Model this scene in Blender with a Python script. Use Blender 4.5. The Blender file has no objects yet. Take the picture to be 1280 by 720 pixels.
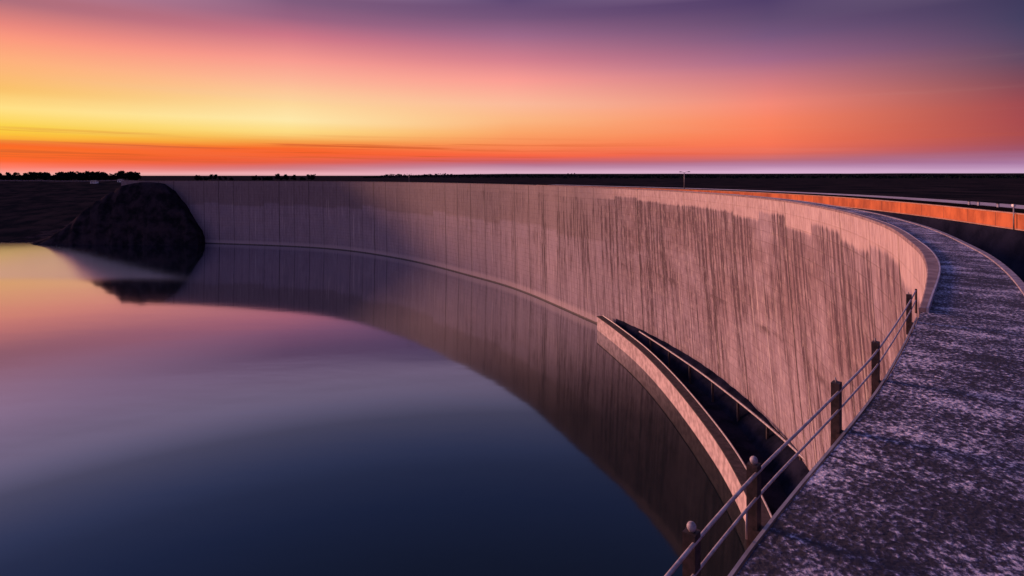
import bpy, bmesh, math, random
from mathutils import Vector, noise
random.seed(7)
R = math.radians
U = 5.0            # metres per plan unit (height of the eye above the dam crest)
EYE = 62.5
def Z(d): return EYE - d * U       # height of something d units below the eye
WATER = 0.0
scene = bpy.context.scene
col = scene.collection

# ------------------------------------------------------------------ helpers
def link(o): col.objects.link(o); return o
def tag(o, label=None, cat=None, group=None, kind=None):
    if label: o['label'] = label
    if cat: o['category'] = cat
    if group: o['group'] = group
    if kind: o['kind'] = kind
    return o
def empty(name, loc=(0, 0, 0), rz=0):
    o = bpy.data.objects.new(name, None); o.location = loc; o.rotation_euler = (0, 0, rz)
    o.empty_display_size = .3
    return link(o)
def mesh_obj(name, verts, faces, mat, parent=None, smooth=False, uvs=None):
    me = bpy.data.meshes.new(name)
    me.from_pydata(verts, [], faces)
    if uvs is not None:
        uvl = me.uv_layers.new(name='UVMap')
        for lp in me.loops:
            uvl.data[lp.index].uv = uvs[lp.vertex_index]
    bm = bmesh.new(); bm.from_mesh(me)
    bmesh.ops.recalc_face_normals(bm, faces=bm.faces)
    bm.to_mesh(me); bm.free()
    if smooth:
        for p in me.polygons: p.use_smooth = True
    me.materials.append(mat)
    o = bpy.data.objects.new(name, me)
    if parent: o.parent = parent
    return link(o)

class MB:
    def __init__(s): s.v = []; s.f = []
    def box(s, c, size, rz=0, taper=1.0):
        cx, cy, cz = c; sx, sy, sz = [a / 2 for a in size]
        b = len(s.v); ca, sa = math.cos(rz), math.sin(rz)
        for dz in (-1, 1):
            t = taper if dz > 0 else 1
            for dx, dy in ((-1, -1), (1, -1), (1, 1), (-1, 1)):
                x, y = dx * sx * t, dy * sy * t
                s.v.append((cx + x * ca - y * sa, cy + x * sa + y * ca, cz + dz * sz))
        for q in ((0, 3, 2, 1), (4, 5, 6, 7), (0, 1, 5, 4), (1, 2, 6, 5), (2, 3, 7, 6), (3, 0, 4, 7)):
            s.f.append(tuple(b + i for i in q))
        return s
    def tube(s, pts, rad, n=10, caps=True):
        pts = [Vector(p) for p in pts]
        rads = rad if isinstance(rad, (list, tuple)) else [rad] * len(pts)
        b = len(s.v)
        for i, p in enumerate(pts):
            t = (pts[min(i + 1, len(pts) - 1)] - pts[max(i - 1, 0)]).normalized()
            up = Vector((0, 0, 1)) if abs(t.z) < .95 else Vector((1, 0, 0))
            a = t.cross(up).normalized(); c = a.cross(t)
            for k in range(n):
                th = 2 * math.pi * k / n
                q = p + (a * math.cos(th) + c * math.sin(th)) * rads[i]
                s.v.append(tuple(q))
        for i in range(len(pts) - 1):
            for k in range(n):
                k2 = (k + 1) % n
                s.f.append((b + i * n + k, b + i * n + k2, b + (i + 1) * n + k2, b + (i + 1) * n + k))
        if caps:
            s.f.append(tuple(b + k for k in range(n)))
            s.f.append(tuple(b + (len(pts) - 1) * n + k for k in range(n)))
        return s
    def ball(s, c, r, nu=14, nv=9, sq=1.0):
        b = len(s.v)
        for j in range(nv + 1):
            ph = -math.pi / 2 + math.pi * j / nv
            for i in range(nu):
                th = 2 * math.pi * i / nu
                s.v.append((c[0] + r * math.cos(ph) * math.cos(th), c[1] + r * math.cos(ph) * math.sin(th), c[2] + r * sq * math.sin(ph)))
        for j in range(nv):
            for i in range(nu):
                i2 = (i + 1) % nu
                s.f.append((b + j * nu + i, b + j * nu + i2, b + (j + 1) * nu + i2, b + (j + 1) * nu + i))
        return s
    def build(s, name, mat, parent=None, smooth=False):
        return mesh_obj(name, s.v, s.f, mat, parent, smooth)

# --------------------------------------------------------------- plan curves
def sstep(a, b, x):
    t = max(0, min(1, (x - a) / (b - a))); return t * t * (3 - 2 * t)
def catmull(P, step=0.25):
    out = []
    n = len(P)
    for i in range(n - 1):
        p0 = P[max(i - 1, 0)]; p1 = P[i]; p2 = P[i + 1]; p3 = P[min(i + 2, n - 1)]
        d = math.dist(p1, p2); k = max(2, int(d / step))
        for j in range(k):
            t = j / k
            q = []
            for a in (0, 1):
                q.append(.5 * ((2 * p1[a]) + (-p0[a] + p2[a]) * t + (2 * p0[a] - 5 * p1[a] + 4 * p2[a] - p3[a]) * t * t
                               + (-p0[a] + 3 * p1[a] - 3 * p2[a] + p3[a]) * t ** 3))
            out.append(tuple(q))
    out.append(tuple(P[-1]))
    return out
def smooth_pts(P, it, closed=False):
    P = [tuple(p) for p in P]
    for _ in range(it):
        Q = list(P)
        for i in range(1, len(P) - 1):
            Q[i] = tuple((P[i - 1][a] + 2 * P[i][a] + P[i + 1][a]) / 4 for a in (0, 1))
        P = Q
    return P
def resample(P, stepf):
    out = [P[0]]; acc = 0; s = 0; nxt = stepf(P[0])
    for i in range(1, len(P)):
        d = math.dist(P[i - 1], P[i])
        while acc + d >= nxt:
            t = (nxt - acc) / d
            q = tuple(P[i - 1][a] + (P[i][a] - P[i - 1][a]) * t for a in (0, 1))
            out.append(q); nxt += stepf(q)
        acc += d
    if math.dist(out[-1], P[-1]) > 1e-3: out.append(P[-1])
    return out
class Curve:
    def __init__(s, P):
        s.P = P; s.n = len(P); s.s = [0.0]
        for i in range(1, s.n): s.s.append(s.s[-1] + math.dist(P[i - 1], P[i]))
        s.N = []
        for i in range(s.n):
            a = P[max(i - 1, 0)]; b = P[min(i + 1, s.n - 1)]
            tx, ty = b[0] - a[0], b[1] - a[1]; l = math.hypot(tx, ty)
            s.N.append((ty / l, -tx / l))
    def off(s, i, d): return (s.P[i][0] + s.N[i][0] * d, s.P[i][1] + s.N[i][1] * d)
    def at_col(s, px, imin=0):      # index of the first curve point past a bearing given as its tangent
        for i in range(imin, s.n):
            x, y = s.P[i]
            if y > .2 and x / y * 700 + 640 >= px: return i
        return None

crest_ctrl = [(-24, -27), (-14, -15), (-6, -6.2), (-2.2, -1.75), (-.6, .05), (.555, 1.40), (1.31, 2.18), (1.95, 2.87), (3.3, 4.48), (4.69, 6.33), (5.85, 8.19),
              (7.6, 11.57), (9.4, 16.5), (10.8, 22.9), (11.1, 29), (10.55, 35), (8.9, 41.5), (6.3, 48), (1.4, 59.2), (-4.2, 68),
              (-17, 84), (-33, 96.2), (-57, 103.3), (-74, 106)]
cp = smooth_pts(resample(catmull(crest_ctrl, .1), lambda q: .15), 6)
CR = Curve(resample(cp, lambda q: .22 if math.hypot(*q) < 14 else (.5 if math.hypot(*q) < 45 else 1.0)))

def strip(name, curve, profile, mat, parent=None, i0=0, i1=None, smooth=True, uv=False, cap=False):
    """profile: function(i, point) -> list of (outward offset, height in metres)"""
    i1 = curve.n if i1 is None else i1
    V = []; F = []; UV = []; m = None
    for i in range(i0, i1):
        pr = profile(i)
        m = len(pr)
        for (d, z) in pr:
            x, y = curve.off(i, d); V.append((x * U, y * U, z)); UV.append((curve.s[i] * U, d * U if uv == 'd' else z))
    n = i1 - i0
    for k in range(n - 1):
        for j in range(m - 1):
            a = k * m + j
            F.append((a, a + 1, a + m + 1, a + m))
    if cap:
        F.append(tuple(range(m))); F.append(tuple((n - 1) * m + j for j in range(m)))
    return mesh_obj(name, V, F, mat, parent, smooth, UV if uv else None)

# ----------------------------------------------------------------- materials
class NT:
    def __init__(s, name):
        s.m = bpy.data.materials.new(name); s.m.use_nodes = True
        s.t = s.m.node_tree; s.t.nodes.clear()
        s.out = s.t.nodes.new('ShaderNodeOutputMaterial')
    def n(s, typ, **kw):
        nd = s.t.nodes.new(typ)
        for k, v in kw.items(): setattr(nd, k, v)
        return nd
    def l(s, a, b): s.t.links.new(a, b)
    def setin(s, sock, v):
        if hasattr(v, 'is_output') or isinstance(v, bpy.types.NodeSocket): s.l(v, sock)
        else: sock.default_value = v
    def math(s, op, a, b=None, c=None, clamp=False):
        nd = s.n('ShaderNodeMath', operation=op); nd.use_clamp = clamp
        s.setin(nd.inputs[0], a)
        if b is not None: s.setin(nd.inputs[1], b)
        if c is not None: s.setin(nd.inputs[2], c)
        return nd.outputs[0]
    def maprange(s, v, a, b, c=0., d=1., smooth=True):
        nd = s.n('ShaderNodeMapRange'); nd.interpolation_type = 'SMOOTHSTEP' if smooth else 'LINEAR'
        s.setin(nd.inputs[0], v); 
        for i, x in enumerate((a, b, c, d)): s.setin(nd.inputs[i + 1], x)
        return nd.outputs[0]
    def mix(s, f, a, b, blend='MIX'):
        nd = s.n('ShaderNodeMix', data_type='RGBA', blend_type=blend)
        s.setin(nd.inputs[0], f); s.setin(nd.inputs[6], a); s.setin(nd.inputs[7], b)
        return nd.outputs[2]
    def combine(s, x, y, z=0.):
        nd = s.n('ShaderNodeCombineXYZ')
        s.setin(nd.inputs[0], x); s.setin(nd.inputs[1], y); s.setin(nd.inputs[2], z); return nd.outputs[0]
    def sep(s, v):
        nd = s.n('ShaderNodeSeparateXYZ'); s.l(v, nd.inputs[0]); return nd.outputs
    def noise(s, vec, scale=1., detail=4., rough=.55, w=None):
        nd = s.n('ShaderNodeTexNoise')
        if vec is not None: s.l(vec, nd.inputs['Vector'])
        nd.inputs['Scale'].default_value = scale; nd.inputs['Detail'].default_value = detail; nd.inputs['Roughness'].default_value = rough
        return nd.outputs['Fac']
    def ramp(s, f, stops, interp='LINEAR'):
        nd = s.n('ShaderNodeValToRGB'); r = nd.color_ramp; r.interpolation = interp
        while len(r.elements) > 1: r.elements.remove(r.elements[-1])
        for i, (p, c) in enumerate(stops):
            e = r.elements[0] if i == 0 else r.elements.new(p)
            e.position = p; e.color = (*c, 1) if len(c) == 3 else c
        s.l(f, nd.inputs[0]); return nd.outputs[0]
    def principled(s, colr, rough=.8, bump=None, bstr=.4, bdist=.05, metal=0., spec=.3):
        b = s.n('ShaderNodeBsdfPrincipled')
        s.setin(b.inputs['Base Color'], colr); s.setin(b.inputs['Roughness'], rough)
        b.inputs['Metallic'].default_value = metal
        b.inputs['Specular IOR Level'].default_value = spec
        if bump is not None:
            bp = s.n('ShaderNodeBump'); bp.inputs['Strength'].default_value = bstr; bp.inputs['Distance'].default_value = bdist
            s.l(bump, bp.inputs['Height']); s.l(bp.outputs[0], b.inputs['Normal'])
        s.l(b.outputs[0], s.out.inputs[0]); return s.m

def simple_mat(name, a, b, scale=1., rough=.8, bstr=.4, metal=0., detail=6, bdist=.05, spec=.3):
    t = NT(name); pos = t.n('ShaderNodeNewGeometry').outputs['Position']
    f = t.noise(pos, scale, detail, .6)
    c = t.mix(t.maprange(f, .35, .65), (*a, 1), (*b, 1))
    return t.principled(c, rough, f, bstr, bdist, metal, spec)

def dam_face_mat():
    t = NT('stained_concrete')
    uv = t.n('ShaderNodeUVMap').outputs[0]
    x, y, _ = t.sep(uv)
    wob = t.noise(t.combine(t.math('MULTIPLY', x, .03), t.math('MULTIPLY', y, .03)), 1., 3)
    xw = t.math('ADD', x, t.math('MULTIPLY', t.math('SUBTRACT', wob, .5), 1.2))
    # blocks between vertical joints, each with its own tone
    BW = 16.0
    bx = t.math('FLOOR', t.math('DIVIDE', x, BW))
    lift = t.math('FLOOR', t.math('DIVIDE', y, 2.4))
    wn = t.n('ShaderNodeTexWhiteNoise', noise_dimensions='2D'); t.l(t.combine(bx, lift), wn.inputs['Vector'])
    blk = t.n('ShaderNodeTexWhiteNoise', noise_dimensions='1D'); t.l(bx, blk.inputs['W'])
    jf = t.math('ABSOLUTE', t.math('SUBTRACT', t.math('FRACT', t.math('DIVIDE', xw, BW)), .5))
    jn = t.n('ShaderNodeTexWhiteNoise', noise_dimensions='1D'); t.l(t.math('ROUND', t.math('DIVIDE', xw, BW)), jn.inputs['W'])
    joint = t.math('MULTIPLY', t.maprange(jf, t.math('SUBTRACT', .484, t.math('MULTIPLY', jn.outputs[0], .020)), .494), t.math('ADD', .45, t.math('MULTIPLY', jn.outputs[0], 1.)))
    lf = t.math('ABSOLUTE', t.math('SUBTRACT', t.math('FRACT', t.math('DIVIDE', y, 2.4)), .5))
    liftline = t.maprange(lf, .425, .49)
    ll_n = t.maprange(t.noise(t.combine(t.math('MULTIPLY', x, .25), t.math('MULTIPLY', lift, 7.3)), 1., 4), .36, .62)
    # near part of the face (strong run-off stains) against the far part
    nearw = t.maprange(x, 405., 440., 1., 0.)
    midw = t.maprange(x, 470., 600., 1., 0.)
    # run-off streaks
    s1 = t.noise(t.combine(t.math('MULTIPLY', xw, .62), t.math('MULTIPLY', y, .022)), 1., 6, .68)
    s2 = t.noise(t.combine(t.math('MULTIPLY', xw, 2.1), t.math('MULTIPLY', y, .06), 5.), 1., 4, .6)
    s3 = t.noise(t.combine(t.math('MULTIPLY', xw, .09), t.math('MULTIPLY', y, .012), 9.), 1., 3, .5)
    patch = t.noise(t.combine(t.math('MULTIPLY', x, .045), t.math('MULTIPLY', y, .07), 3.), 1., 4, .55)
    s4 = t.noise(t.combine(t.math('MULTIPLY', xw, 1.3), t.math('MULTIPLY', y, .11), 12.), 1., 5, .7)
    streak = t.math('MULTIPLY', t.math('MULTIPLY', t.maprange(s4, .36, .58, .2, 1.), t.maprange(s1, .42, .60)), t.maprange(t.math('ADD', s3, t.math('MULTIPLY', patch, .6)), .56, .84))
    fine = t.maprange(s2, .42, .64)
    # height of the clean band under the coping, stepping block by block
    top = t.math('ADD', Z(1) - 5.2, t.math('MULTIPLY', blk.outputs[0], 2.4))
    edge = t.math('ADD', top, t.math('MULTIPLY', t.math('SUBTRACT', s1, .5), 3.5))
    under = t.maprange(t.math('SUBTRACT', edge, y), -.4, .5)
    xb = t.math('MULTIPLY', t.maprange(t.math('SUBTRACT', edge, y), -.6, .2, 1., 0.), nearw)
    fade = t.maprange(y, 8., 46., 0.5, 1.)                    # stains thin out down the face
    st = t.math('MULTIPLY', t.math('MULTIPLY', streak, t.math('ADD', .25, t.math('MULTIPLY', under, .75))), fade)
    st = t.math('MULTIPLY', st, t.math('ADD', .22, t.math('MULTIPLY', t.math('MAXIMUM', nearw, t.math('MULTIPLY', midw, .7)), .9)))
    # grey weathered upper zone of the far half
    low = t.math('ADD', 34., t.math('MULTIPLY', blk.outputs[0], 5.))
    upper = t.maprange(t.math('SUBTRACT', y, low), -1.2, 1.2)
    upper = t.math('MULTIPLY', upper, t.maprange(x, 390., 450.))
    grey_zone = t.math('MULTIPLY', t.math('MULTIPLY', t.maprange(t.math('SUBTRACT', edge, y), -2.5, 3.), t.maprange(patch, .3, .62)), t.math('MULTIPLY', nearw, t.maprange(y, 12., 40.)))
    c = t.mix(patch, (.20, .165, .215, 1), (.37, .285, .315, 1))
    c = t.mix(t.math('MULTIPLY', t.math('SUBTRACT', wn.outputs[0], .35), .28, clamp=True), c, (.27, .21, .22, 1))
    c = t.mix(t.math('MULTIPLY', fine, t.math('ADD', .5, t.math('MULTIPLY', nearw, .25))), c, (.19, .125, .15, 1))
    c = t.mix(t.math('MULTIPLY', upper, .62), c, (.17, .12, .12, 1))
    c = t.mix(t.math('MULTIPLY', grey_zone, .78), c, (.16, .10, .11, 1))
    c = t.mix(t.math('MULTIPLY', t.math('MULTIPLY', st, 1.85), 1.0, clamp=True), c, (.055, .03, .045, 1))
    c = t.mix(t.math('MULTIPLY', joint, 1., clamp=True), c, (.045, .028, .035, 1))
    c = t.mix(t.math('MULTIPLY', t.math('MULTIPLY', liftline, ll_n), .5), c, (.08, .05, .05, 1))
    c = t.mix(t.math('MULTIPLY', xb, .38), c, (.58, .42, .38, 1))
    # the one marked ledge line two thirds up with seepage under it
    ly = t.math('ADD', Z(6.9), t.math('MULTIPLY', t.math('SUBTRACT', patch, .5), 2.5))
    led = t.maprange(t.math('ABSOLUTE', t.math('SUBTRACT', y, ly)), .25, .8, 1., 0.)
    sn = t.noise(t.combine(t.math('MULTIPLY', x, .10), t.math('MULTIPLY', y, .16), 7.), 1., 6, .65)
    led = t.math('MULTIPLY', led, t.maprange(sn, .46, .62))
    seep = t.maprange(t.math('SUBTRACT', ly, y), -.3, 3.5, 1., 0.)
    seep = t.math('MULTIPLY', seep, t.maprange(t.math('SUBTRACT', ly, y), -.8, -.2))
    seep = t.math('MULTIPLY', t.math('MULTIPLY', seep, t.maprange(sn, .5, .66)), nearw)
    c = t.mix(t.math('MULTIPLY', led, t.math('ADD', .15, t.math('MULTIPLY', nearw, .5))), c, (.07, .04, .05, 1))
    c = t.mix(t.math('MULTIPLY', seep, .6), c, (.06, .035, .045, 1))
    blot = t.noise(t.combine(t.math('MULTIPLY', x, 1.1), t.math('MULTIPLY', y, .33), 2.), 1., 7, .72)
    c = t.mix(t.maprange(blot, .48, .66, 0., t.math('ADD', .15, t.math('MULTIPLY', nearw, .3))), c, (.14, .09, .105, 1))
    c = t.mix(t.maprange(blot, .36, .5, t.math('ADD', .08, t.math('MULTIPLY', nearw, .15)), 0.), c, (.62, .5, .47, 1))
    # pale lime runs
    lime = t.maprange(t.noise(t.combine(t.math('MULTIPLY', xw, .8), t.math('MULTIPLY', y, .02), 20.), 1., 3), .62, .7)
    c = t.mix(t.math('MULTIPLY', lime, .35), c, (.6, .5, .46, 1))
    yn = t.math('ADD', y, t.math('MULTIPLY', t.math('SUBTRACT', s1, .5), 1.5))
    c = t.mix(t.maprange(yn, 2.2, 4.2, .35, 0.), c, (.55, .43, .42, 1))
    c = t.mix(t.maprange(yn, .45, .8, .85, 0.), c, (.045, .04, .035, 1))
    h = t.math('ADD', t.math('MULTIPLY', fine, -.4), t.math('MULTIPLY', t.noise(uv, 1.3, 6), .8))
    h = t.math('SUBTRACT', h, t.math('ADD', t.math('MULTIPLY', joint, 1.), t.math('MULTIPLY', liftline, .5)))
    return t.principled(c, .85, h, .55, .12)

def gravel_mat():
    t = NT('lichen_gravel'); pos = t.n('ShaderNodeNewGeometry').outputs['Position']
    f1 = t.noise(pos, 9.5, 6, .72)
    vo = t.n('ShaderNodeTexVoronoi'); t.l(pos, vo.inputs['Vector']); vo.inputs['Scale'].default_value = 13.
    f2 = t.noise(pos, 1.1, 4, .6); f3 = t.noise(pos, .33, 3, .5)
    k = t.math('ADD', f1, t.math('MULTIPLY', t.math('SUBTRACT', f2, .5), .30))
    k = t.math('ADD', k, t.math('MULTIPLY', t.math('SUBTRACT', f3, .5), .28))
    uvx, uvy, _ = t.sep(t.n('ShaderNodeUVMap').outputs[0])
    cross = t.noise(t.combine(t.math('MULTIPLY', uvx, .9), t.math('MULTIPLY', uvy, .12)), 1., 5, .6)
    k = t.math('ADD', k, t.math('MULTIPLY', t.math('SUBTRACT', cross, .5), .4))
    jd = t.math('ABSOLUTE', t.math('SUBTRACT', t.math('FRACT', t.math('DIVIDE', t.math('ADD', uvx, t.math('MULTIPLY', f2, .12)), 6.)), .5))
    jo = t.maprange(jd, .4925, .497)
    k = t.math('SUBTRACT', k, t.math('MULTIPLY', jo, .25))
    m = t.maprange(k, .40, .64)
    c = t.ramp(m, [(0, (.014, .014, .032)), (.35, (.058, .058, .115)), (.65, (.20, .195, .31)), (1, (.72, .66, .82))])
    c = t.mix(t.maprange(vo.outputs['Distance'], .3, .6, 0, .35), c, (.012, .014, .036, 1))
    h = t.math('ADD', f1, t.math('MULTIPLY', vo.outputs['Distance'], -.5))
    return t.principled(c, .8, h, .9, .08)

def ochre_mat():
    t = NT('ochre_wall'); x, y, _ = t.sep(t.n('ShaderNodeUVMap').outputs[0])  # strong orange base colour with darker blotches and joints
    a = t.noise(t.combine(t.math('MULTIPLY', x, .35), t.math('MULTIPLY', y, .12)), 1., 6, .65)
    b = t.noise(t.combine(t.math('MULTIPLY', x, .03), 2.), 1., 3)
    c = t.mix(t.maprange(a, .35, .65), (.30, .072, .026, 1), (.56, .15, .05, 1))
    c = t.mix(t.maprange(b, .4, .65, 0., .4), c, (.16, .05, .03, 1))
    j = t.math('ABSOLUTE', t.math('SUBTRACT', t.math('FRACT', t.math('DIVIDE', x, 7.)), .5))
    c = t.mix(t.maprange(j, .485, .496, 0., .75), c, (.07, .025, .02, 1))
    return t.principled(c, .9, a, .4, .05)
def water_mat():
    t = NT('lake_water'); g = t.n('ShaderNodeNewGeometry')
    pos = g.outputs['Position']; px, py, _ = t.sep(pos)
    dt = t.n('ShaderNodeVectorMath', operation='DOT_PRODUCT'); t.l(g.outputs['Normal'], dt.inputs[0]); t.l(g.outputs['Incoming'], dt.inputs[1])
    c = t.math('ABSOLUTE', dt.outputs['Value'])
    F = t.ramp(c, [(v, (w, w, w)) for v, w in WATER_F])
    # slow swell, blurred by the long exposure
    n1 = t.noise(t.combine(t.math('MULTIPLY', px, .02), t.math('MULTIPLY', py, .05)), 1., 3)
    bp = t.n('ShaderNodeBump'); bp.inputs['Strength'].default_value = .06; bp.inputs['Distance'].default_value = .5; t.l(n1, bp.inputs['Height'])
    # a long cat's-paw of wind off the rocky point
    cy = t.math('ADD', py, t.math('MULTIPLY', px, -.12))
    nz = t.math('MULTIPLY', t.math('SUBTRACT', t.noise(pos, .02, 2), .5), 14.)
    band = t.math('ADD', py, nz)
    lim = t.math('MULTIPLY_ADD', px, -.8, 335. - .8 * 168.)
    w = t.math('MULTIPLY', t.maprange(t.math('ADD', py, t.math('MULTIPLY', nz, .5)), 318., 350.), t.maprange(t.math('SUBTRACT', lim, t.math('ADD', py, t.math('MULTIPLY', nz, .5))), 0., 34.))
    w2 = t.math('MULTIPLY', t.maprange(py, 370., 430.), t.maprange(t.math('ADD', px, nz), -440., -340., 1., 0.))
    w = t.math('MAXIMUM', t.math('MULTIPLY', w, t.maprange(px, -450., -330., .35, 1.)), 0.)
    rough = t.math('ADD', .06, t.math('MULTIPLY', w, .12))
    gl = t.n('ShaderNodeBsdfGlossy'); t.l(rough, gl.inputs['Roughness']); t.l(bp.outputs[0], gl.inputs['Normal'])
    gl.inputs['Color'].default_value = (.84, .89, 1, 1)
    df = t.n('ShaderNodeBsdfDiffuse'); df.inputs['Color'].default_value = (.004, .009, .012, 1)
    mx = t.n('ShaderNodeMixShader'); t.l(F, mx.inputs[0]); t.l(df.outputs[0], mx.inputs[1]); t.l(gl.outputs[0], mx.inputs[2])
    t.l(mx.outputs[0], t.out.inputs[0]); return t.m

WATER_F = [(0, 1), (.10, .84), (.14, .82), (.19, .77), (.25, .66), (.295, .48), (.34, .22), (.39, .085), (.46, .05), (.55, .04), (1, .025)]

M = {}
M['face'] = dam_face_mat()
M['gravel'] = gravel_mat()
M['coping'] = simple_mat('coping_concrete', (.13, .085, .10), (.24, .17, .18), 1.2, .85, .4)
M['kerb'] = simple_mat('kerb_concrete', (.12, .10, .14), (.26, .22, .28), 2.5, .85, .4)
M['lip'] = simple_mat('pale_concrete_and_highlight', (.24, .22, .30), (.36, .33, .42), 1.5, .8, .3)  # pale tone for the coping's painted highlight; marker posts share it
M['outer'] = simple_mat('outer_concrete', (.10, .09, .10), (.16, .14, .15), .4, .9, .3)
M['void'] = simple_mat('dark_rock_and_shade', (.006, .007, .014), (.018, .018, .034), .15, .9, .8, bdist=1., spec=0.)  # near-black rock tone; also stands for shade at the dam foot
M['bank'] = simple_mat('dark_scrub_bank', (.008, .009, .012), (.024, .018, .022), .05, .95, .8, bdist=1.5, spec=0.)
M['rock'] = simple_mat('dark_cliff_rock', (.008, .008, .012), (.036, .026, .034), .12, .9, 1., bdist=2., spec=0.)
M['water'] = water_mat()
M['wallc'] = simple_mat('channel_wall_concrete', (.26, .19, .19), (.46, .35, .34), .5, .85, .5)
M['walltop'] = simple_mat('shaded_wall_top', (.02, .014, .018), (.05, .035, .04), .8, .9, .4)  # dimmer sky-lit tone of the flat top is put into this dark colour
M['ochre'] = ochre_mat()
M['ochre_edge'] = simple_mat('pale_wall_edge', (.30, .15, .11), (.42, .22, .16), .8, .8, .3)
M['road'] = simple_mat('dusty_road', (.32, .27, .29), (.46, .39, .42), .3, .9, .3)
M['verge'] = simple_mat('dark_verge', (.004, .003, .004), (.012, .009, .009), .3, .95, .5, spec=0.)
M['steel'] = simple_mat('weathered_steel', (.24, .19, .21), (.38, .33, .36), 9., .5, .2, .4, spec=.5, bdist=.004)
M['post'] = simple_mat('rusted_post_steel', (.016, .011, .013), (.045, .027, .03), 8., .7, .4, .2, bdist=.006)
M['ball'] = simple_mat('pale_cap_paint', (.18, .15, .17), (.32, .27, .30), 14., .6, .3, bdist=.004)
M['pipe'] = simple_mat('galvanised_pipe', (.20, .17, .19), (.32, .28, .30), 1.2, .5, .2, .3, bdist=.01)
M['bark'] = simple_mat('bark', (.03, .02, .015), (.06, .045, .035), 1.5, .95, .6)
M['leaf'] = simple_mat('dark_foliage', (.004, .009, .012), (.010, .016, .018), .3, .9, .2, spec=0.)
M['white'] = simple_mat('white_paint', (.6, .56, .56), (.75, .7, .7), 1., .7, .1)
M['roof'] = simple_mat('sheet_roof', (.12, .09, .09), (.2, .15, .14), 1., .7, .2)
M['dark'] = simple_mat('dark_opening', (.01, .01, .012), (.02, .02, .02), 2., .4, .1)

# --------------------------------------------------------------- the water
ring = []
for k in range(96):
    a = 2 * math.pi * k / 96
    ring.append(((-150 + 330 * math.cos(a)) * U, (25 + 250 * math.sin(a)) * U, WATER))
wt = mesh_obj('water', ring, [tuple(range(96))], M['water']); tag(wt, kind='structure')

# --------------------------------------------------------------- the dam
iend = next(i for i in range(CR.n) if CR.P[i][1] > 4.05)       # where the railing stops and the coping begins
dam = empty('arch_dam', (11 * U, 25 * U, 0))
tag(dam, 'long curved concrete dam wall with streaked stains sweeping across the picture', 'dam')
dam.location = (0, 0, 0)
FACE_BOT = Z(12.9)
def dface(i):
    r = math.hypot(*CR.P[i])
    if CR.P[i][1] < 6: return 1.0
    return 1.0 if r < 30 else (1.0 - .7 * min(1, (r - 30) / 25.))
def face_prof(i):
    d = dface(i); L = []
    for k in range(15):
        t = k / 14
        L.append((d * t ** 1.25 + (0.006 if i > iend else 0.006), Z(1.03) + (FACE_BOT - Z(1.03)) * t))
    return L
strip('face', CR, face_prof, M['face'], dam, uv=True)
W_ = .70
# crest slab: thin body under the walking surface, outer face going down
strip('outer_face', CR, lambda i: [(W_ - .004, Z(1.02)), (W_ + .35, Z(7)), (W_ + 1.2, Z(12.9))], M['outer'], dam)
def deck_prof(i):
    w = W_
    return [(0, Z(1.03)), (0, Z(1.0)), (.15, Z(1.0)), (.3, Z(.998)), (.45, Z(.998)), (.6, Z(1.0)), (w, Z(1.0)), (w, Z(1.03))]
strip('walkway', CR, deck_prof, M['gravel'], dam, smooth=False, uv='d')
# inner coping: raised broad kerb, water side, beyond the railing
def cw_(i): return .03 + .07 * sstep(0, 14, i - iend)
strip('inner_coping', CR, lambda i: [(-.012, Z(1.03)), (-.012, Z(.975)), (-.004, Z(.97)), (cw_(i), Z(.97)), (cw_(i) + .002, Z(1.0))], M['coping'], dam, i0=iend, smooth=False, cap=True)
strip('coping_highlight', CR, lambda i: [(cw_(i) + .0025, Z(1.0)), (cw_(i) + .0025, Z(.966)), (cw_(i) + .016, Z(.966)), (cw_(i) + .018, Z(1.0))], M['lip'], dam, i0=iend, smooth=False, cap=True)  # pale strip painted as the highlight on the coping's walkway edge
strip('outer_kerb', CR, lambda i: [(W_ - .055, Z(1.0)), (W_ - .053, Z(.985)), (W_ + .006, Z(.985)), (W_ + .006, Z(1.04))], M['kerb'], dam, i0=0, smooth=False, cap=True)
strip('edge_angle', CR, lambda i: [(-.014, Z(1.010)), (-.014, Z(.9975)), (-.005, Z(.9975)), (-.005, Z(1.010))], M['pipe'], dam, i0=0, i1=iend, smooth=False, cap=True)
# dark strip added to blacken the dam foot where the shadow falls short
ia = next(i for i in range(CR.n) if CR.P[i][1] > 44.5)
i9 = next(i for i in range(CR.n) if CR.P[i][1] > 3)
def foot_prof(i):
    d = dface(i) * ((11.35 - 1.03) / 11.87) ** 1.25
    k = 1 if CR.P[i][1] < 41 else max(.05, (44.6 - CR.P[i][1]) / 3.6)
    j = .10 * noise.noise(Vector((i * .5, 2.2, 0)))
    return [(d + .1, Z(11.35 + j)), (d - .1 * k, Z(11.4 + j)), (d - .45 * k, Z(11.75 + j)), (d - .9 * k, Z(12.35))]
strip('shade_foot', CR, foot_prof, M['void'], dam, i0=i9, i1=ia)

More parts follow.
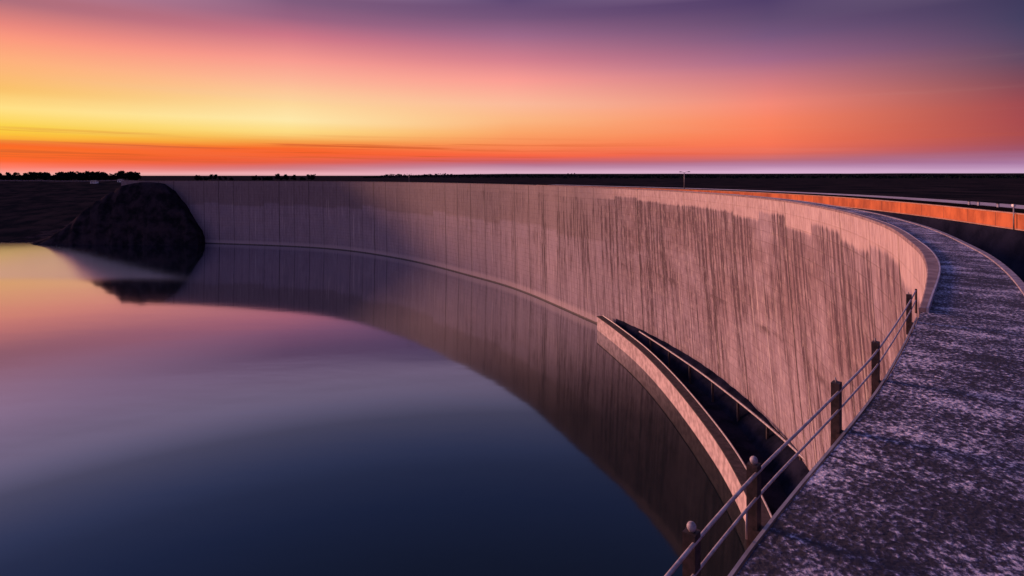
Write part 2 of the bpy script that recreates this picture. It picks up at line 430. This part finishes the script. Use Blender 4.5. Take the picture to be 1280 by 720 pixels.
# --------------------------------------------------------------- low channel wall in the lake
cw_ctrl = [(6.9, 45.4), (7.6, 41.8), (8.35, 37), (8.75, 32), (8.85, 26.5), (8.65, 22.1), (7.9, 17.5), (6.3, 12.5), (4., 8.), (0, 2), (-6, -5)]
CW = Curve(resample(smooth_pts(resample(catmull(cw_ctrl[::-1], .1), lambda q: .2), 4), lambda q: .4))
cw = empty('channel_wall', (0, 0, 0)); tag(cw, 'low concrete wall rising from the lake in front of the dam foot', 'wall')
def uvface(i): return [(0, Z(12.8)), (0.0, Z(11.43))]
strip('face', CW, uvface, M['wallc'], cw, uv=True)
strip('wall_top', CW, lambda i: [(-.03, Z(11.44)), (-.03, Z(11.38)), (.45, Z(11.38)), (.45, Z(12.5))], M['walltop'], cw, smooth=False, cap=True)
strip('edge_pipe', CW, lambda i: [(.455, Z(11.40)), (.455, Z(11.33)), (.485, Z(11.31)), (.51, Z(11.33)), (.51, Z(11.40))], M['pipe'], cw)
# floor of the channel
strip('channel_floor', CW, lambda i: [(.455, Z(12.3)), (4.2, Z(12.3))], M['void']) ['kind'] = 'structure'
# pipe in the channel
pp = smooth_pts(resample(catmull([(9.15, 40.2), (10.0, 36), (10.8, 31.3), (11.4, 25.7), (11.55, 21.4), (11.2, 17)], .1), lambda q: .3), 6)
pipe = empty('service_pipe'); tag(pipe, 'pale pipe running through the dark channel at the dam foot', 'pipe')
MB().tube([(p[0] * U, p[1] * U, Z(11.2)) for p in pp], .27, 12).build('pipe_run', M['pipe'], pipe, True)
for k in range(6, len(pp) - 2, 9):
    MB().box((pp[k][0] * U, pp[k][1] * U, (Z(11.2) + Z(12.3)) / 2 - .1), (.5, .5, Z(11.2) - Z(12.3) - .2)).build('support', M['walltop'], pipe)

# --------------------------------------------------------------- railing
rail = empty('railing'); tag(rail, 'steel pipe railing with ball capped posts along the walkway edge', 'railing')
OFF = -.03
def cidx(px):
    best = min((i for i in range(CR.n) if CR.P[i][1] > .3 and i < iend + 8), key=lambda i: abs(640 + 700 * CR.off(i, OFF)[0] / CR.off(i, OFF)[1] - px))
    return best
# fine version of the crest line for posts
FINE = Curve(resample(cp, lambda q: .01)) 
def fidx(px):
    lim = next(i for i in range(FINE.n) if FINE.P[i][1] > 5)
    st = next(i for i in range(FINE.n) if FINE.P[i][1] > .5)
    return min(range(st, lim), key=lambda i: abs(640 + 700 * FINE.off(i, OFF)[0] / FINE.off(i, OFF)[1] - px))
posts = [fidx(p) for p in (871, 948, 1050, 1098, 1139)]
sp = FINE.s[posts[1]] - FINE.s[posts[0]]
# two more towards and behind the camera
for k in (1, 2, 3):
    tgt = FINE.s[posts[0]] - .3 * U / U
    j = max(range(posts[0]), key=lambda i: -abs(FINE.s[i] - (FINE.s[posts[0]] - .45)))
    posts.insert(0, j)
endi = next(i for i in range(FINE.n) if FINE.P[i][1] > 4.15)
def pt(i, d, z): x, y = FINE.off(i, d); return (x * U, y * U, z)
zc = Z(1)
for k, i in enumerate(posts):
    near = k <= 4
    x, y, _ = pt(i, OFF - .012, 0)
    rz = math.atan2(FINE.N[i][1], FINE.N[i][0])
    H = .86 if near else .92
    wdt = .16 if near else .19
    b = MB().box((x, y, zc + H / 2 - .22), (.15, wdt, H + .44), rz)
    b.box((x + math.cos(rz) * .09, y + math.sin(rz) * .09, zc - .1), (.14, wdt + .06, .12), rz)
    po = b.build('post', M['post'], rail)
    if near:
        mb = MB().ball((x, y, zc + H + .05), .056); mb.tube([(x, y, zc + H), (x, y, zc + H + .03)], .035, 10)
        mb.build('ball_cap', M['ball'], po, True)
    else:
        mb = MB(); mb.tube([(x, y, zc + H), (x - .02, y + .01, zc + H + .09)], [.022, .012], 8)
        mb.build('bolt', M['ball'], po, True)
seq = list(range(posts[0], endi, 6))
def railpts(z, a=0, b=None, d=OFF): return [pt(i, d, z + .012 * noise.noise(Vector((FINE.s[i] * 2, z, 0)))) for i in seq[a:b]]
MB().tube(railpts(zc + .76), .024, 10).build('top_rail', M['steel'], rail, True)
MB().tube(railpts(zc + .41), .020, 10).build('middle_rail', M['steel'], rail, True)
# last stay: rails die into a short end post
x, y, _ = pt(endi - 4, OFF, 0)
MB().box((x, y, zc + .36), (.05, .06, .9), 0).build('end_post', M['post'], rail)
for k in (3, 4):
    i = posts[k] - 9
    MB().tube([pt(i, OFF, zc + .41), pt(i, OFF, zc + .02)], .014, 8).build('stay', M['steel'], rail, True)

# --------------------------------------------------------------- orange wall + canyon on the far side of the crest
w_ctrl = [(-17, -31), (-4, -19), (5.5, -8), (10.2, 3), (12.2, 9.5), (13.3, 14.6), (14.6, 20.5), (15.2, 27.5), (14.1, 35.5), (11.3, 43.4), (7.2, 51.), (2.6, 59.5)]
WC = Curve(resample(smooth_pts(resample(catmull(w_ctrl, .1), lambda q: .25), 10), lambda q: .5))
ow = empty('retaining_wall'); tag(ow, 'long orange ochre wall beyond the dark gap behind the dam', 'wall')
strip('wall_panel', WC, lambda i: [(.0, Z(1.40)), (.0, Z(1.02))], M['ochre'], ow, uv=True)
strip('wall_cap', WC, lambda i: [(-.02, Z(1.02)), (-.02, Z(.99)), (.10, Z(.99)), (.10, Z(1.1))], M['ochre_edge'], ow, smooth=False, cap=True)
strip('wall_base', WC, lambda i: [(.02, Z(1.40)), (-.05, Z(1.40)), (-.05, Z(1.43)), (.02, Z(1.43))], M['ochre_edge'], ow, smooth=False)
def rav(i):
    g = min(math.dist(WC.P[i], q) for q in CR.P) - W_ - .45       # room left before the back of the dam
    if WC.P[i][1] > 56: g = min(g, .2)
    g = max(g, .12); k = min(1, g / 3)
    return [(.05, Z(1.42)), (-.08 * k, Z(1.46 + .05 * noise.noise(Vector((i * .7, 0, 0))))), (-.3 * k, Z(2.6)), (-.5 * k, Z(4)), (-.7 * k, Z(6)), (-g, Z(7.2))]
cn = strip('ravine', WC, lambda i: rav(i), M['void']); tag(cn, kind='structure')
rd = strip('road', WC, lambda i: [(1.25, Z(1.0) + .10), (2.65, Z(1.0) + .10)], M['road']); tag(rd, kind='structure')
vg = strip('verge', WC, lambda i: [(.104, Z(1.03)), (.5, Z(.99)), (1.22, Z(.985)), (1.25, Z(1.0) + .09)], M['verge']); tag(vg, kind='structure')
def wc_at(px, d=0.):
    return min((i for i in range(WC.n) if WC.off(i, d)[1] > 3), key=lambda i: abs(640 + 700 * WC.off(i, d)[0] / WC.off(i, d)[1] - px))
# marker posts along the road
def marker(loc, h, label):
    e = empty('marker_post', loc); tag(e, label, 'marker post', 'pale marker posts along the far road')
    MB().box((0, 0, h / 2), (.28, .28, h), .3, .8).build('shaft', M['lip'], e)
    MB().box((0, 0, h + .06), (.34, .34, .12), .3, .7).build('cap', M['dark'], e)
for px, h, lab in ((1216, .5, 'left one of two short pale posts set close together beside the far road'),
                   (1226, .55, 'right one of two short pale posts set close together beside the far road'),
                   (1252, .5, 'short pale post beside the far road, next to the tall pale pole')):
    i = wc_at(px, 1.15); x, y = WC.off(i, 1.15); marker((x * U, y * U, Z(.985)), h, lab)
i = wc_at(1262, -.06); x, y = WC.off(i, -.06)
pl = empty('pole', (x * U, y * U, Z(1.43))); tag(pl, 'tall pale pole standing against the orange wall at the right edge', 'pole')
MB().tube([(0, 0, 0), (0, 0, 3.1)], [.09, .07], 10).build('shaft', M['pipe'], pl, True)
MB().box((0, 0, 3.2), (.34, .3, .3)).build('box', M['white'], pl)
# lamp posts
def lamp_post(loc, h, label, rz=0, bushy=False):
    e = empty('lamp_post', loc, rz); tag(e, label, 'lamp post')
    MB().tube([(0, 0, 0), (0, 0, h * .6), (0, 0, h)], [.16, .12, .09], 10).build('pole', M['pipe'], e, True)
    MB().tube([(0, 0, h - .3), (.5, 0, h + .1), (1.5, 0, h + .25)], .06, 8).build('arm', M['bark'], e, True)
    MB().tube([(0, 0, h - .3), (-.5, 0, h + .1), (-1.2, 0, h + .2)], .06, 8).build('arm', M['bark'], e, True)
    MB().box((1.7, 0, h + .22), (.9, .45, .28), 0, .7).build('lamp_head', M['dark'], e)
    MB().box((-1.4, 0, h + .18), (.9, .45, .28), 0, .7).build('lamp_head', M['dark'], e)
i = wc_at(858, .6); x, y = WC.off(i, .6)
lamp_post((x * U, y * U, Z(1.0)), 6.2, 'twin armed lamp post by the far road, rising against the pale horizon right of centre')
i = min((i for i in range(CR.n) if CR.P[i][1] > 60), key=lambda i: abs(640 + 700 * CR.P[i][0] / CR.P[i][1] - 508)); x, y = CR.off(i, .4)
lamp_post((x * U, y * U, Z(1.0)), 6.0, 'slim lamp post on the far stretch of the dam crest, left of centre')

# --------------------------------------------------------------- terrain: one sheet from the basin rim to the horizon
CC = (-60., 40.)
iw = next(i for i in range(CR.n) if CR.P[i][1] > 60)
loop = []
for i in range(WC.n):
    if WC.P[i][1] < 58: loop.append((*WC.off(i, .08), 1.04, 'w'))
for i in range(iw, CR.n):
    if CR.P[i][0] > -62: loop.append((*CR.off(i, W_ + .02), 1.10, 'd'))
shore_ctrl = [(-66, 104.5), (-72, 104.6), (-80, 104.3), (-95, 104), (-120, 105), (-160, 108), (-220, 105), (-290, 92), (-350, 60), (-370, 15), (-330, -40), (-240, -80), (-130, -80), (-60, -58), (-30, -40)]
for q in resample(catmull(shore_ctrl, .5), lambda q: 2. if q[0] > -130 and q[1] > 60 else 6.):
    loop.append((q[0], q[1], 12.7, 's'))
rr = [0, .6, 1.5, 3, 5, 8, 12, 16, 21, 28, 36, 45, 55, 68, 80, 92, 105, 125, 150, 190, 240, 320, 450, 650, 950, 1400, 2100, 3200, 5000, 9000]
V = []; F = []
for (x, y, d0, kd) in loop:
    dx, dy = x - CC[0], y - CC[1]; l = math.hypot(dx, dy); dx /= l; dy /= l
    for r in rr:
        X, Y = x + dx * r, y + dy * r
        far = sstep(60, 500, r)
        if kd == 's':
            g = sstep(-66, -82, x) if y > 60 else 1
            L = 8 + 82 * g
            t = min(1, r / L)
            d = 12.7 + (1.9 - 12.7) * (t ** .85)
            d += (1.3 - d) * sstep(100, 400, r)
            if r > 1 : d += .35 * noise.fractal(Vector((X * .06, Y * .06, 0)), 1., 2., 4) * min(1, t * 2) * (1 - .75 * sstep(70, 300, r))
        else:
            d = d0
            if r > 2: d += .10 * noise.fractal(Vector((X * .15, Y * .15, 0)), 1., 2., 3)
            d += .25 * sstep(3, 60, r)
        # low rises far out: the dark skyline to the right
        ang = math.atan2(X, max(Y, .1)) if Y > 0 else 2
        if r >= 320:
            k = (sstep(320, 2100, r))
            up = 1.35 + (sstep(-.25, .0, ang)) * (r * .0034 * k) * (1 + .12 * noise.noise(Vector((ang * 9, r * .001, 0))))
            d = d + (1.3 - d) * k
            d -= (up - 1.35) 
        if kd == 'w' and r < 3.5 and r > 0: d = max(d, 1.03)
        V.append((X * U, Y * U, Z(d)))
m = len(rr); n = len(loop)
for k in range(n):
    k2 = (k + 1) % n
    for j in range(m - 1):
        F.append((k * m + j, k2 * m + j, k2 * m + j + 1, k * m + j + 1))
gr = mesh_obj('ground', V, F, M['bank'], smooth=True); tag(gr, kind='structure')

# rocky point that buries the left end of the dam
prof = [(-.3, -1.0), (0, 2.0), (.7, 2.9), (1.8, 4.4), (3.4, 6.7), (6, 9.7), (8.2, 11.25), (11, 11.35), (20, 11.2), (60, 11.0)]
def pv(s):
    if s <= prof[0][0]: return -1.
    for (a, b), (c, e) in zip(prof, prof[1:]):
        if s <= c: return b + (e - b) * (s - a) / (c - a)
    return 11.5
V = []; F = []; nx, ny = 130, 90
for j in range(ny):
    for i in range(nx):
        X = -94 + (-52 + 94) * i / (nx - 1); Y = 98.5 + 50 * (j / (ny - 1)) ** 2.2
        nzv = noise.fractal(Vector((X * .36, Y * .36, 1.)), .8, 2.1, 5)
        rib = noise.noise(Vector((X * .55, 4., 0)))
        s_r = (-56.9 - X); s_r += nzv * .13 * (1 - .8 * sstep(3, 8, s_r))
        s_f = (Y - 100.9) * 3.6 + nzv * 1.1 + rib * 1.2
        s = min(s_r, s_f)
        e = pv(s) * .99 + nzv * .12
        bl = sstep(-69, -90, X); tt = max(0, min(1, (Y - 103.4) / 86.))
        e = e * (1 - bl) + bl * (10.9 * tt ** .85 - .25 + nzv * .10)
        if e < -.5: e = -.8
        V.append((X * U, Y * U, e * U))
for j in range(ny - 1):
    for i in range(nx - 1):
        a = j * nx + i; F.append((a, a + 1, a + nx + 1, a + nx))
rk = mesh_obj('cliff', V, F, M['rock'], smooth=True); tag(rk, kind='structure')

# --------------------------------------------------------------- trees
def tree_meshes(h, w, nl, seed, kind='round'):
    rnd = random.Random(seed)
    t = MB(); t.tube([(0, 0, -.5), (.1 * w * .2, 0, h * .35), (0, .1, h * .8)], [h * .03, h * .02, h * .006], 7)
    for k in range(4):
        a = rnd.uniform(0, 6.28); z0 = h * rnd.uniform(.25, .5)
        t.tube([(0, 0, z0), (math.cos(a) * w * .3, math.sin(a) * w * .3, z0 + h * .25)], [h * .012, h * .004], 5)
    V = []; F = []
    cl = []
    for k in range(9):
        a = rnd.uniform(0, 6.28); rr_ = rnd.uniform(.05, .36) * w
        cl.append((math.cos(a) * rr_, math.sin(a) * rr_, h * rnd.uniform(.3, .86), w * rnd.uniform(.13, .26)))
    for k in range(nl):
        c = rnd.choice(cl); v = Vector((rnd.gauss(0, 1), rnd.gauss(0, 1), rnd.gauss(0, .8)))
        v = v.normalized() * c[3] * rnd.uniform(.4, 1.1)
        p = Vector(c[:3]) + v; s = w * rnd.uniform(.06, .12)
        a = Vector((rnd.gauss(0, 1), rnd.gauss(0, 1), rnd.gauss(0, 1))).normalized(); b = a.cross(Vector((rnd.gauss(0, 1), rnd.gauss(0, 1), 1))).normalized()
        i0 = len(V); V += [tuple(p + a * s), tuple(p + b * s), tuple(p - a * s), tuple(p - b * s * .8)]; F.append((i0, i0 + 1, i0 + 2, i0 + 3))
    return t, V, F
protos = []
for k, (h, w) in enumerate(((11, 11), (9, 12), (13, 10), (8, 9))):
    t, V, F = tree_meshes(h, w, 420, 30 + k)
    tm = t.build('trunk', M['bark']); cm = mesh_obj('crown', V, F, M['leaf'])
    protos.append((tm, cm))
used = set()
def place_tree(k, loc, sc, rz, label, group):
    e = empty('broadleaf_tree', loc, rz); e.scale = (sc, sc, sc); tag(e, label, 'tree', group)
    for q in protos[k]:
        if k in used: c = q.copy(); link(c)
        else: c = q
        c.parent = e
    used.add(k)
dg = bpy.context.evaluated_depsgraph_get()
from mathutils.bvhtree import BVHTree
bv = BVHTree.FromPolygons([v.co.copy() for v in gr.data.vertices], [tuple(p.vertices) for p in gr.data.polygons])
def gz(x, y):
    h = bv.ray_cast(Vector((x, y, 500)), Vector((0, 0, -1)))
    return h[0].z if h[0] else Z(1.3)
def bearing(px, dist): return ((px - 640) / 700 * dist * U, dist * U)
rt = random.Random(5)
px = -60.
lefts = []
while px < 172:
    lefts.append(px); px += rt.uniform(2.0, 3.6)
GL = 'trees lining the top of the left bank'
nL = len([p for p in lefts if p >= 0])
for c, px in enumerate(lefts):
    D = rt.uniform(196, 225); x, y = bearing(px, D)
    tall = px < 140
    place_tree(rt.randrange(4), (x, y, gz(x, y) - .5), rt.uniform(1.0, 1.25) * (1.2 if 70 < px < 130 or px > 150 else 1.08), rt.uniform(0, 6.28),
               'dark tree in the row along the top of the left bank', GL)
GM = 'trees in the small clump behind the left end of the dam'
for px in (246, 251, 257, 263, 269, 275, 282, 289):
    D = rt.uniform(205, 230); x, y = bearing(px, D)
    sc = 1.0 if px < 270 else .7
    place_tree(rt.randrange(4), (x, y, gz(x, y) - .5), sc * rt.uniform(.7, .85) + .2, rt.uniform(0, 6.28), 'dark tree in the small clump behind the left end of the dam', GM)
GN = 'trees in the long low clump behind the far stretch of the dam'
for px in range(320, 392, 5):
    D = rt.uniform(205, 235); x, y = bearing(px + rt.uniform(-2, 2), D)
    place_tree(rt.randrange(4), (x, y, gz(x, y) - .5), rt.uniform(.8, 1.05), rt.uniform(0, 6.28), 'dark tree in the long low clump behind the far stretch of the dam', GN)
# a far-off wood that reads as one mass
V = []; F = []
rw = random.Random(11)
for k in range(5200):
    px = rw.uniform(455, 1330); D = rw.uniform(330, 520) if px < 700 else rw.uniform(250, 520)
    x, y = bearing(px, D); z = gz(x, y)
    hh = (3 + 12 * (sstep(455, 500, px))) * (1 - .35 * sstep(640, 760, px)) * (.75 + .5 * noise.noise(Vector((px * .03, 0, 0)))) 
    p = Vector((x, y, z + rw.uniform(0, max(1, hh)))); s = rw.uniform(1.5, 4.)
    for q in range(2):
        a = Vector((rw.gauss(0, 1), rw.gauss(0, .6), rw.gauss(0, .6))).normalized() * s; b = Vector((rw.gauss(0, .6), rw.gauss(0, .6), rw.gauss(0, 1))).normalized() * s * .7
        o_ = Vector((rw.gauss(0, 2), rw.gauss(0, 2), 0)); i0 = len(V)
        V += [tuple(p + o_ + a), tuple(p + o_ + b), tuple(p + o_ - a), tuple(p + o_ - b)]; F.append((i0, i0 + 1, i0 + 2, i0 + 3))
wd = mesh_obj('distant_wood', V, F, M['leaf']); tag(wd, 'dark far off woodland filling the skyline behind the dam', 'woodland', kind='stuff')

# low pale roadside wall and hut on the left bank
lw = MB()
pts = [bearing(p, 187) for p in range(-60, 196, 8)]
for a, b in zip(pts, pts[1:]):
    cx, cy = (a[0] + b[0]) / 2, (a[1] + b[1]) / 2
    lw.box((cx, cy, gz(cx, cy) + .8), (math.dist(a, b) + .5, .6, 2.0), math.atan2(b[1] - a[1], b[0] - a[0]))
lwo = lw.build('roadside_wall', M['coping']); tag(lwo, 'low pale parapet wall along the top of the left bank', 'wall')
def hut(px, D, w, label):
    x, y = bearing(px, D); e = empty('hut', (x, y, gz(x, y))); tag(e, label, 'hut')
    wl = MB().box((0, 0, 1.6), (w, 6, 3.6)).build('wall', M['white'], e)
    m_ = MB(); hw = w / 2 + .5
    m_.v = [(-hw, -3.6, 3.41), (hw, -3.6, 3.41), (hw, 3.6, 3.41), (-hw, 3.6, 3.41), (-hw, 0, 5.0), (hw, 0, 5.0)]
    m_.f = [(0, 1, 5, 4), (3, 4, 5, 2), (0, 4, 3), (1, 2, 5), (0, 3, 2, 1)]
    m_.build('roof', M['roof'], e)
    MB().box((-w * .2, -3.03, 1.2), (1.2, .08, 2.2)).build('door', M['dark'], e)
    MB().box((w * .2, -3.03, 1.9), (1.6, .08, 1.1)).build('window', M['dark'], e)
hut(118, 180, 9, 'larger whitewashed hut at the top of the left bank below the trees')
hut(151, 184, 7, 'smaller whitewashed hut near the right end of the tree row on the left bank')

# --------------------------------------------------------------- sky
def lin(c):
    m_ = sum(c) / 3; c = [v + (m_ - v) * .06 for v in c]
    return tuple((v / 255 / 12.92) if v / 255 <= .04045 else ((v / 255 + .055) / 1.055) ** 2.4 for v in c)
world = bpy.data.worlds.new('World'); scene.world = world; world.use_nodes = True
t = NT.__new__(NT); t.t = world.node_tree; t.t.nodes.clear(); t.m = None
t.out = t.n('ShaderNodeOutputWorld')
dirv = t.n('ShaderNodeTexCoord').outputs['Generated']
dx_, dy_, dz_ = t.sep(dirv)
elev = t.math('DIVIDE', t.math('ARCSINE', dz_), math.pi / 3)       # 0..1 = 0..60 degrees
az = t.math('ARCTAN2', dx_, dy_)                                       # 0 ahead, negative left
# thin flat cloud bars near the horizon
cv = t.combine(t.math('MULTIPLY', az, 1.6), t.math('MULTIPLY', elev, 42.))
cn_ = t.noise(cv, 1., 4, .55)
low_ = t.maprange(elev, .02, .16, 1., .02)
elev2 = t.math('ADD', elev, t.math('MULTIPLY', t.math('MULTIPLY', t.math('SUBTRACT', cn_, .5), .016), low_))
cols = {
 0: [(217, (240,165,160)), (208, (255,110,90)), (199, (255,82,20)), (190, (255,98,5)), (183,(252,90,8)), (178, (238,105,12)), (171, (255,180,20)), (160, (250,205,30)), (135, (255,222,125)), (112, (250,190,95)), (75, (255,172,115)), (45,(253,145,118)), (30, (235,128,118)), (0, (172,102,118))],
 360: [(217, (242,175,185)), (209, (205,115,125)), (203,(235,85,60)), (192, (255,92,30)), (186, (255,95,30)), (178, (250,155,60)), (165, (255,218,122)), (150, (255,232,165)), (130, (255,215,150)), (100, (255,180,147)), (75, (252,152,140)), (45, (210,115,132)), (22, (155,95,127)), (0, (128,88,124))],
 640: [(217, (222,172,196)), (206, (180,112,142)), (202,(205,90,100)), (194, (255,95,58)), (180, (255,140,80)), (165, (255,165,100)), (150, (255,182,125)), (130, (255,185,150)), (100, (255,155,145)), (75, (215,125,140)), (45, (160,102,137)), (22, (118,82,122)), (0, (95,70,115))],
 960: [(217, (222,175,210)), (206, (182,122,160)), (200, (190,105,120)), (192, (238,105,85)), (180, (255,115,80)), (165, (255,124,85)), (150, (255,130,95)), (130, (250,135,115)), (100, (212,120,127)), (75, (165,102,135)), (45, (120,85,125)), (22, (96,72,112)), (0, (80,60,105))],
 1280: [(217, (208,168,205)), (206, (180,132,175)), (198, (162,105,148)), (190, (160,82,108)), (180, (168,75,86)), (165, (172,72,75)), (150, (170,70,75)), (130, (162,70,77)), (100, (128,70,86)), (75, (100,70,96)), (45, (80,66,100)), (22, (66,60,96)), (0, (62,55,92))]}
UPPER = [(19.0, (.52, .34, .52)), (20.6, (.80, .58, .88)), (22.8, (.75, .66, 1.10)), (26, (.40, .48, 1.1)), (30, (.19, .28, .8)), (36, (.10, .15, .42)), (50, (.10, .12, .30)), (60, (.12, .13, .30))]
outs = []
for px, tb in cols.items():
    nrm = math.hypot(px - 640, 700)
    stops = [(0, tuple(v * .8 for v in lin(tb[0][1])))]
    for yy, c in tb:
        e = math.degrees(math.atan((219.5 - yy) / nrm))
        stops.append((e / 60, lin(c)))
    top = lin(tb[-1][1])
    k = {0: 1.25, 360: 1.1, 640: 1., 960: .85, 1280: .7}[px]
    stops.append((min(17.75, math.degrees(math.atan(219.5 / nrm)) + .5) / 60, tuple(v * .99 for v in top)))
    for e, c in UPPER: stops.append((e / 60, tuple(v * k for v in c)))
    outs.append((math.atan((px - 640) / 700), t.ramp(elev2, stops)))
c = outs[0][1]
for (a0, _), (a1, o) in zip(outs, outs[1:]):
    c = t.mix(t.maprange(az, a0, a1, smooth=False), c, o)
bar = t.noise(t.combine(t.math('MULTIPLY', az, 2.2), t.math('ADD', t.math('MULTIPLY', elev, 150.), t.math('MULTIPLY', az, 1.3))), 1., 5, .6)
bar = t.math('MULTIPLY', t.maprange(bar, .50, .64), t.math('MULTIPLY', t.maprange(elev, .016, .026), t.maprange(elev, .045, .07, 1., 0.)))
bar = t.math('MULTIPLY', bar, t.maprange(az, -.3, .35, .75, .12))
c = t.mix(bar, c, (.62, .085, .012, 1))
wisp = t.noise(t.combine(t.math('MULTIPLY', az, 1.1), t.math('ADD', t.math('MULTIPLY', elev, 38.), t.math('MULTIPLY', az, .8)), 4.), 1., 6, .62)
c = t.mix(t.math('MULTIPLY', t.maprange(wisp, .5, .75), t.maprange(elev, .1, .22, .06, 0.)), c, (.75, .5, .45, 1))
# the side behind the camera: dusk blue
back = t.maprange(t.math('ABSOLUTE', t.math('ADD', az, .55)), 1.5, 2.6)
dusk = t.ramp(elev, [(0, (.085, .06, .20)), (.2, (.085, .08, .26)), (1, (.10, .12, .30))])
c = t.mix(back, c, dusk)
# below the horizon
c = t.mix(t.maprange(dz_, -.02, 0.), (.02, .015, .02, 1), c)
bg = t.n('ShaderNodeBackground'); t.l(c, bg.inputs[0]); bg.inputs[1].default_value = 1.0
sky = t.n('ShaderNodeTexSky'); sky.sky_type = 'NISHITA'; sky.sun_disc = False
SUN_AZ, SUN_EL = -56., 12.
sky.sun_elevation = R(SUN_EL); sky.sun_rotation = R(SUN_AZ)
bg2 = t.n('ShaderNodeBackground'); t.l(sky.outputs[0], bg2.inputs[0]); bg2.inputs[1].default_value = .0015
ad = t.n('ShaderNodeAddShader'); t.l(bg.outputs[0], ad.inputs[0]); t.l(bg2.outputs[0], ad.inputs[1]); t.l(ad.outputs[0], t.out.inputs[0])
world.cycles.sampling_method = 'AUTOMATIC'

# --------------------------------------------------------------- sun: warm soft afterglow from the left
sd = bpy.data.lights.new('sun', 'SUN'); sd.energy = 5.4; sd.angle = R(15); sd.color = (1.0, .46, .31)
so = bpy.data.objects.new('sun', sd); link(so)
v = Vector((math.sin(R(SUN_AZ)) * math.cos(R(SUN_EL)), math.cos(R(SUN_AZ)) * math.cos(R(SUN_EL)), math.sin(R(SUN_EL))))
so.rotation_euler = v.to_track_quat('Z', 'Y').to_euler(); so.location = (-100, 50, 120)

# --------------------------------------------------------------- camera
cd = bpy.data.cameras.new('camera'); cam = bpy.data.objects.new('camera', cd); link(cam)
cam.location = (0, 0, EYE); cam.rotation_euler = (R(90), 0, 0)
cd.sensor_width = 36; cd.lens = 36 * 700 / 1280; cd.shift_y = -140.5 / 1280
cd.clip_start = .1; cd.clip_end = 100000
scene.camera = cam
scene.view_settings.view_transform = 'Standard'; scene.view_settings.look = 'None'
scene.view_settings.exposure = 0; scene.view_settings.gamma = 1
scene.cycles.use_denoising = True
scene.cycles.max_bounces = 6
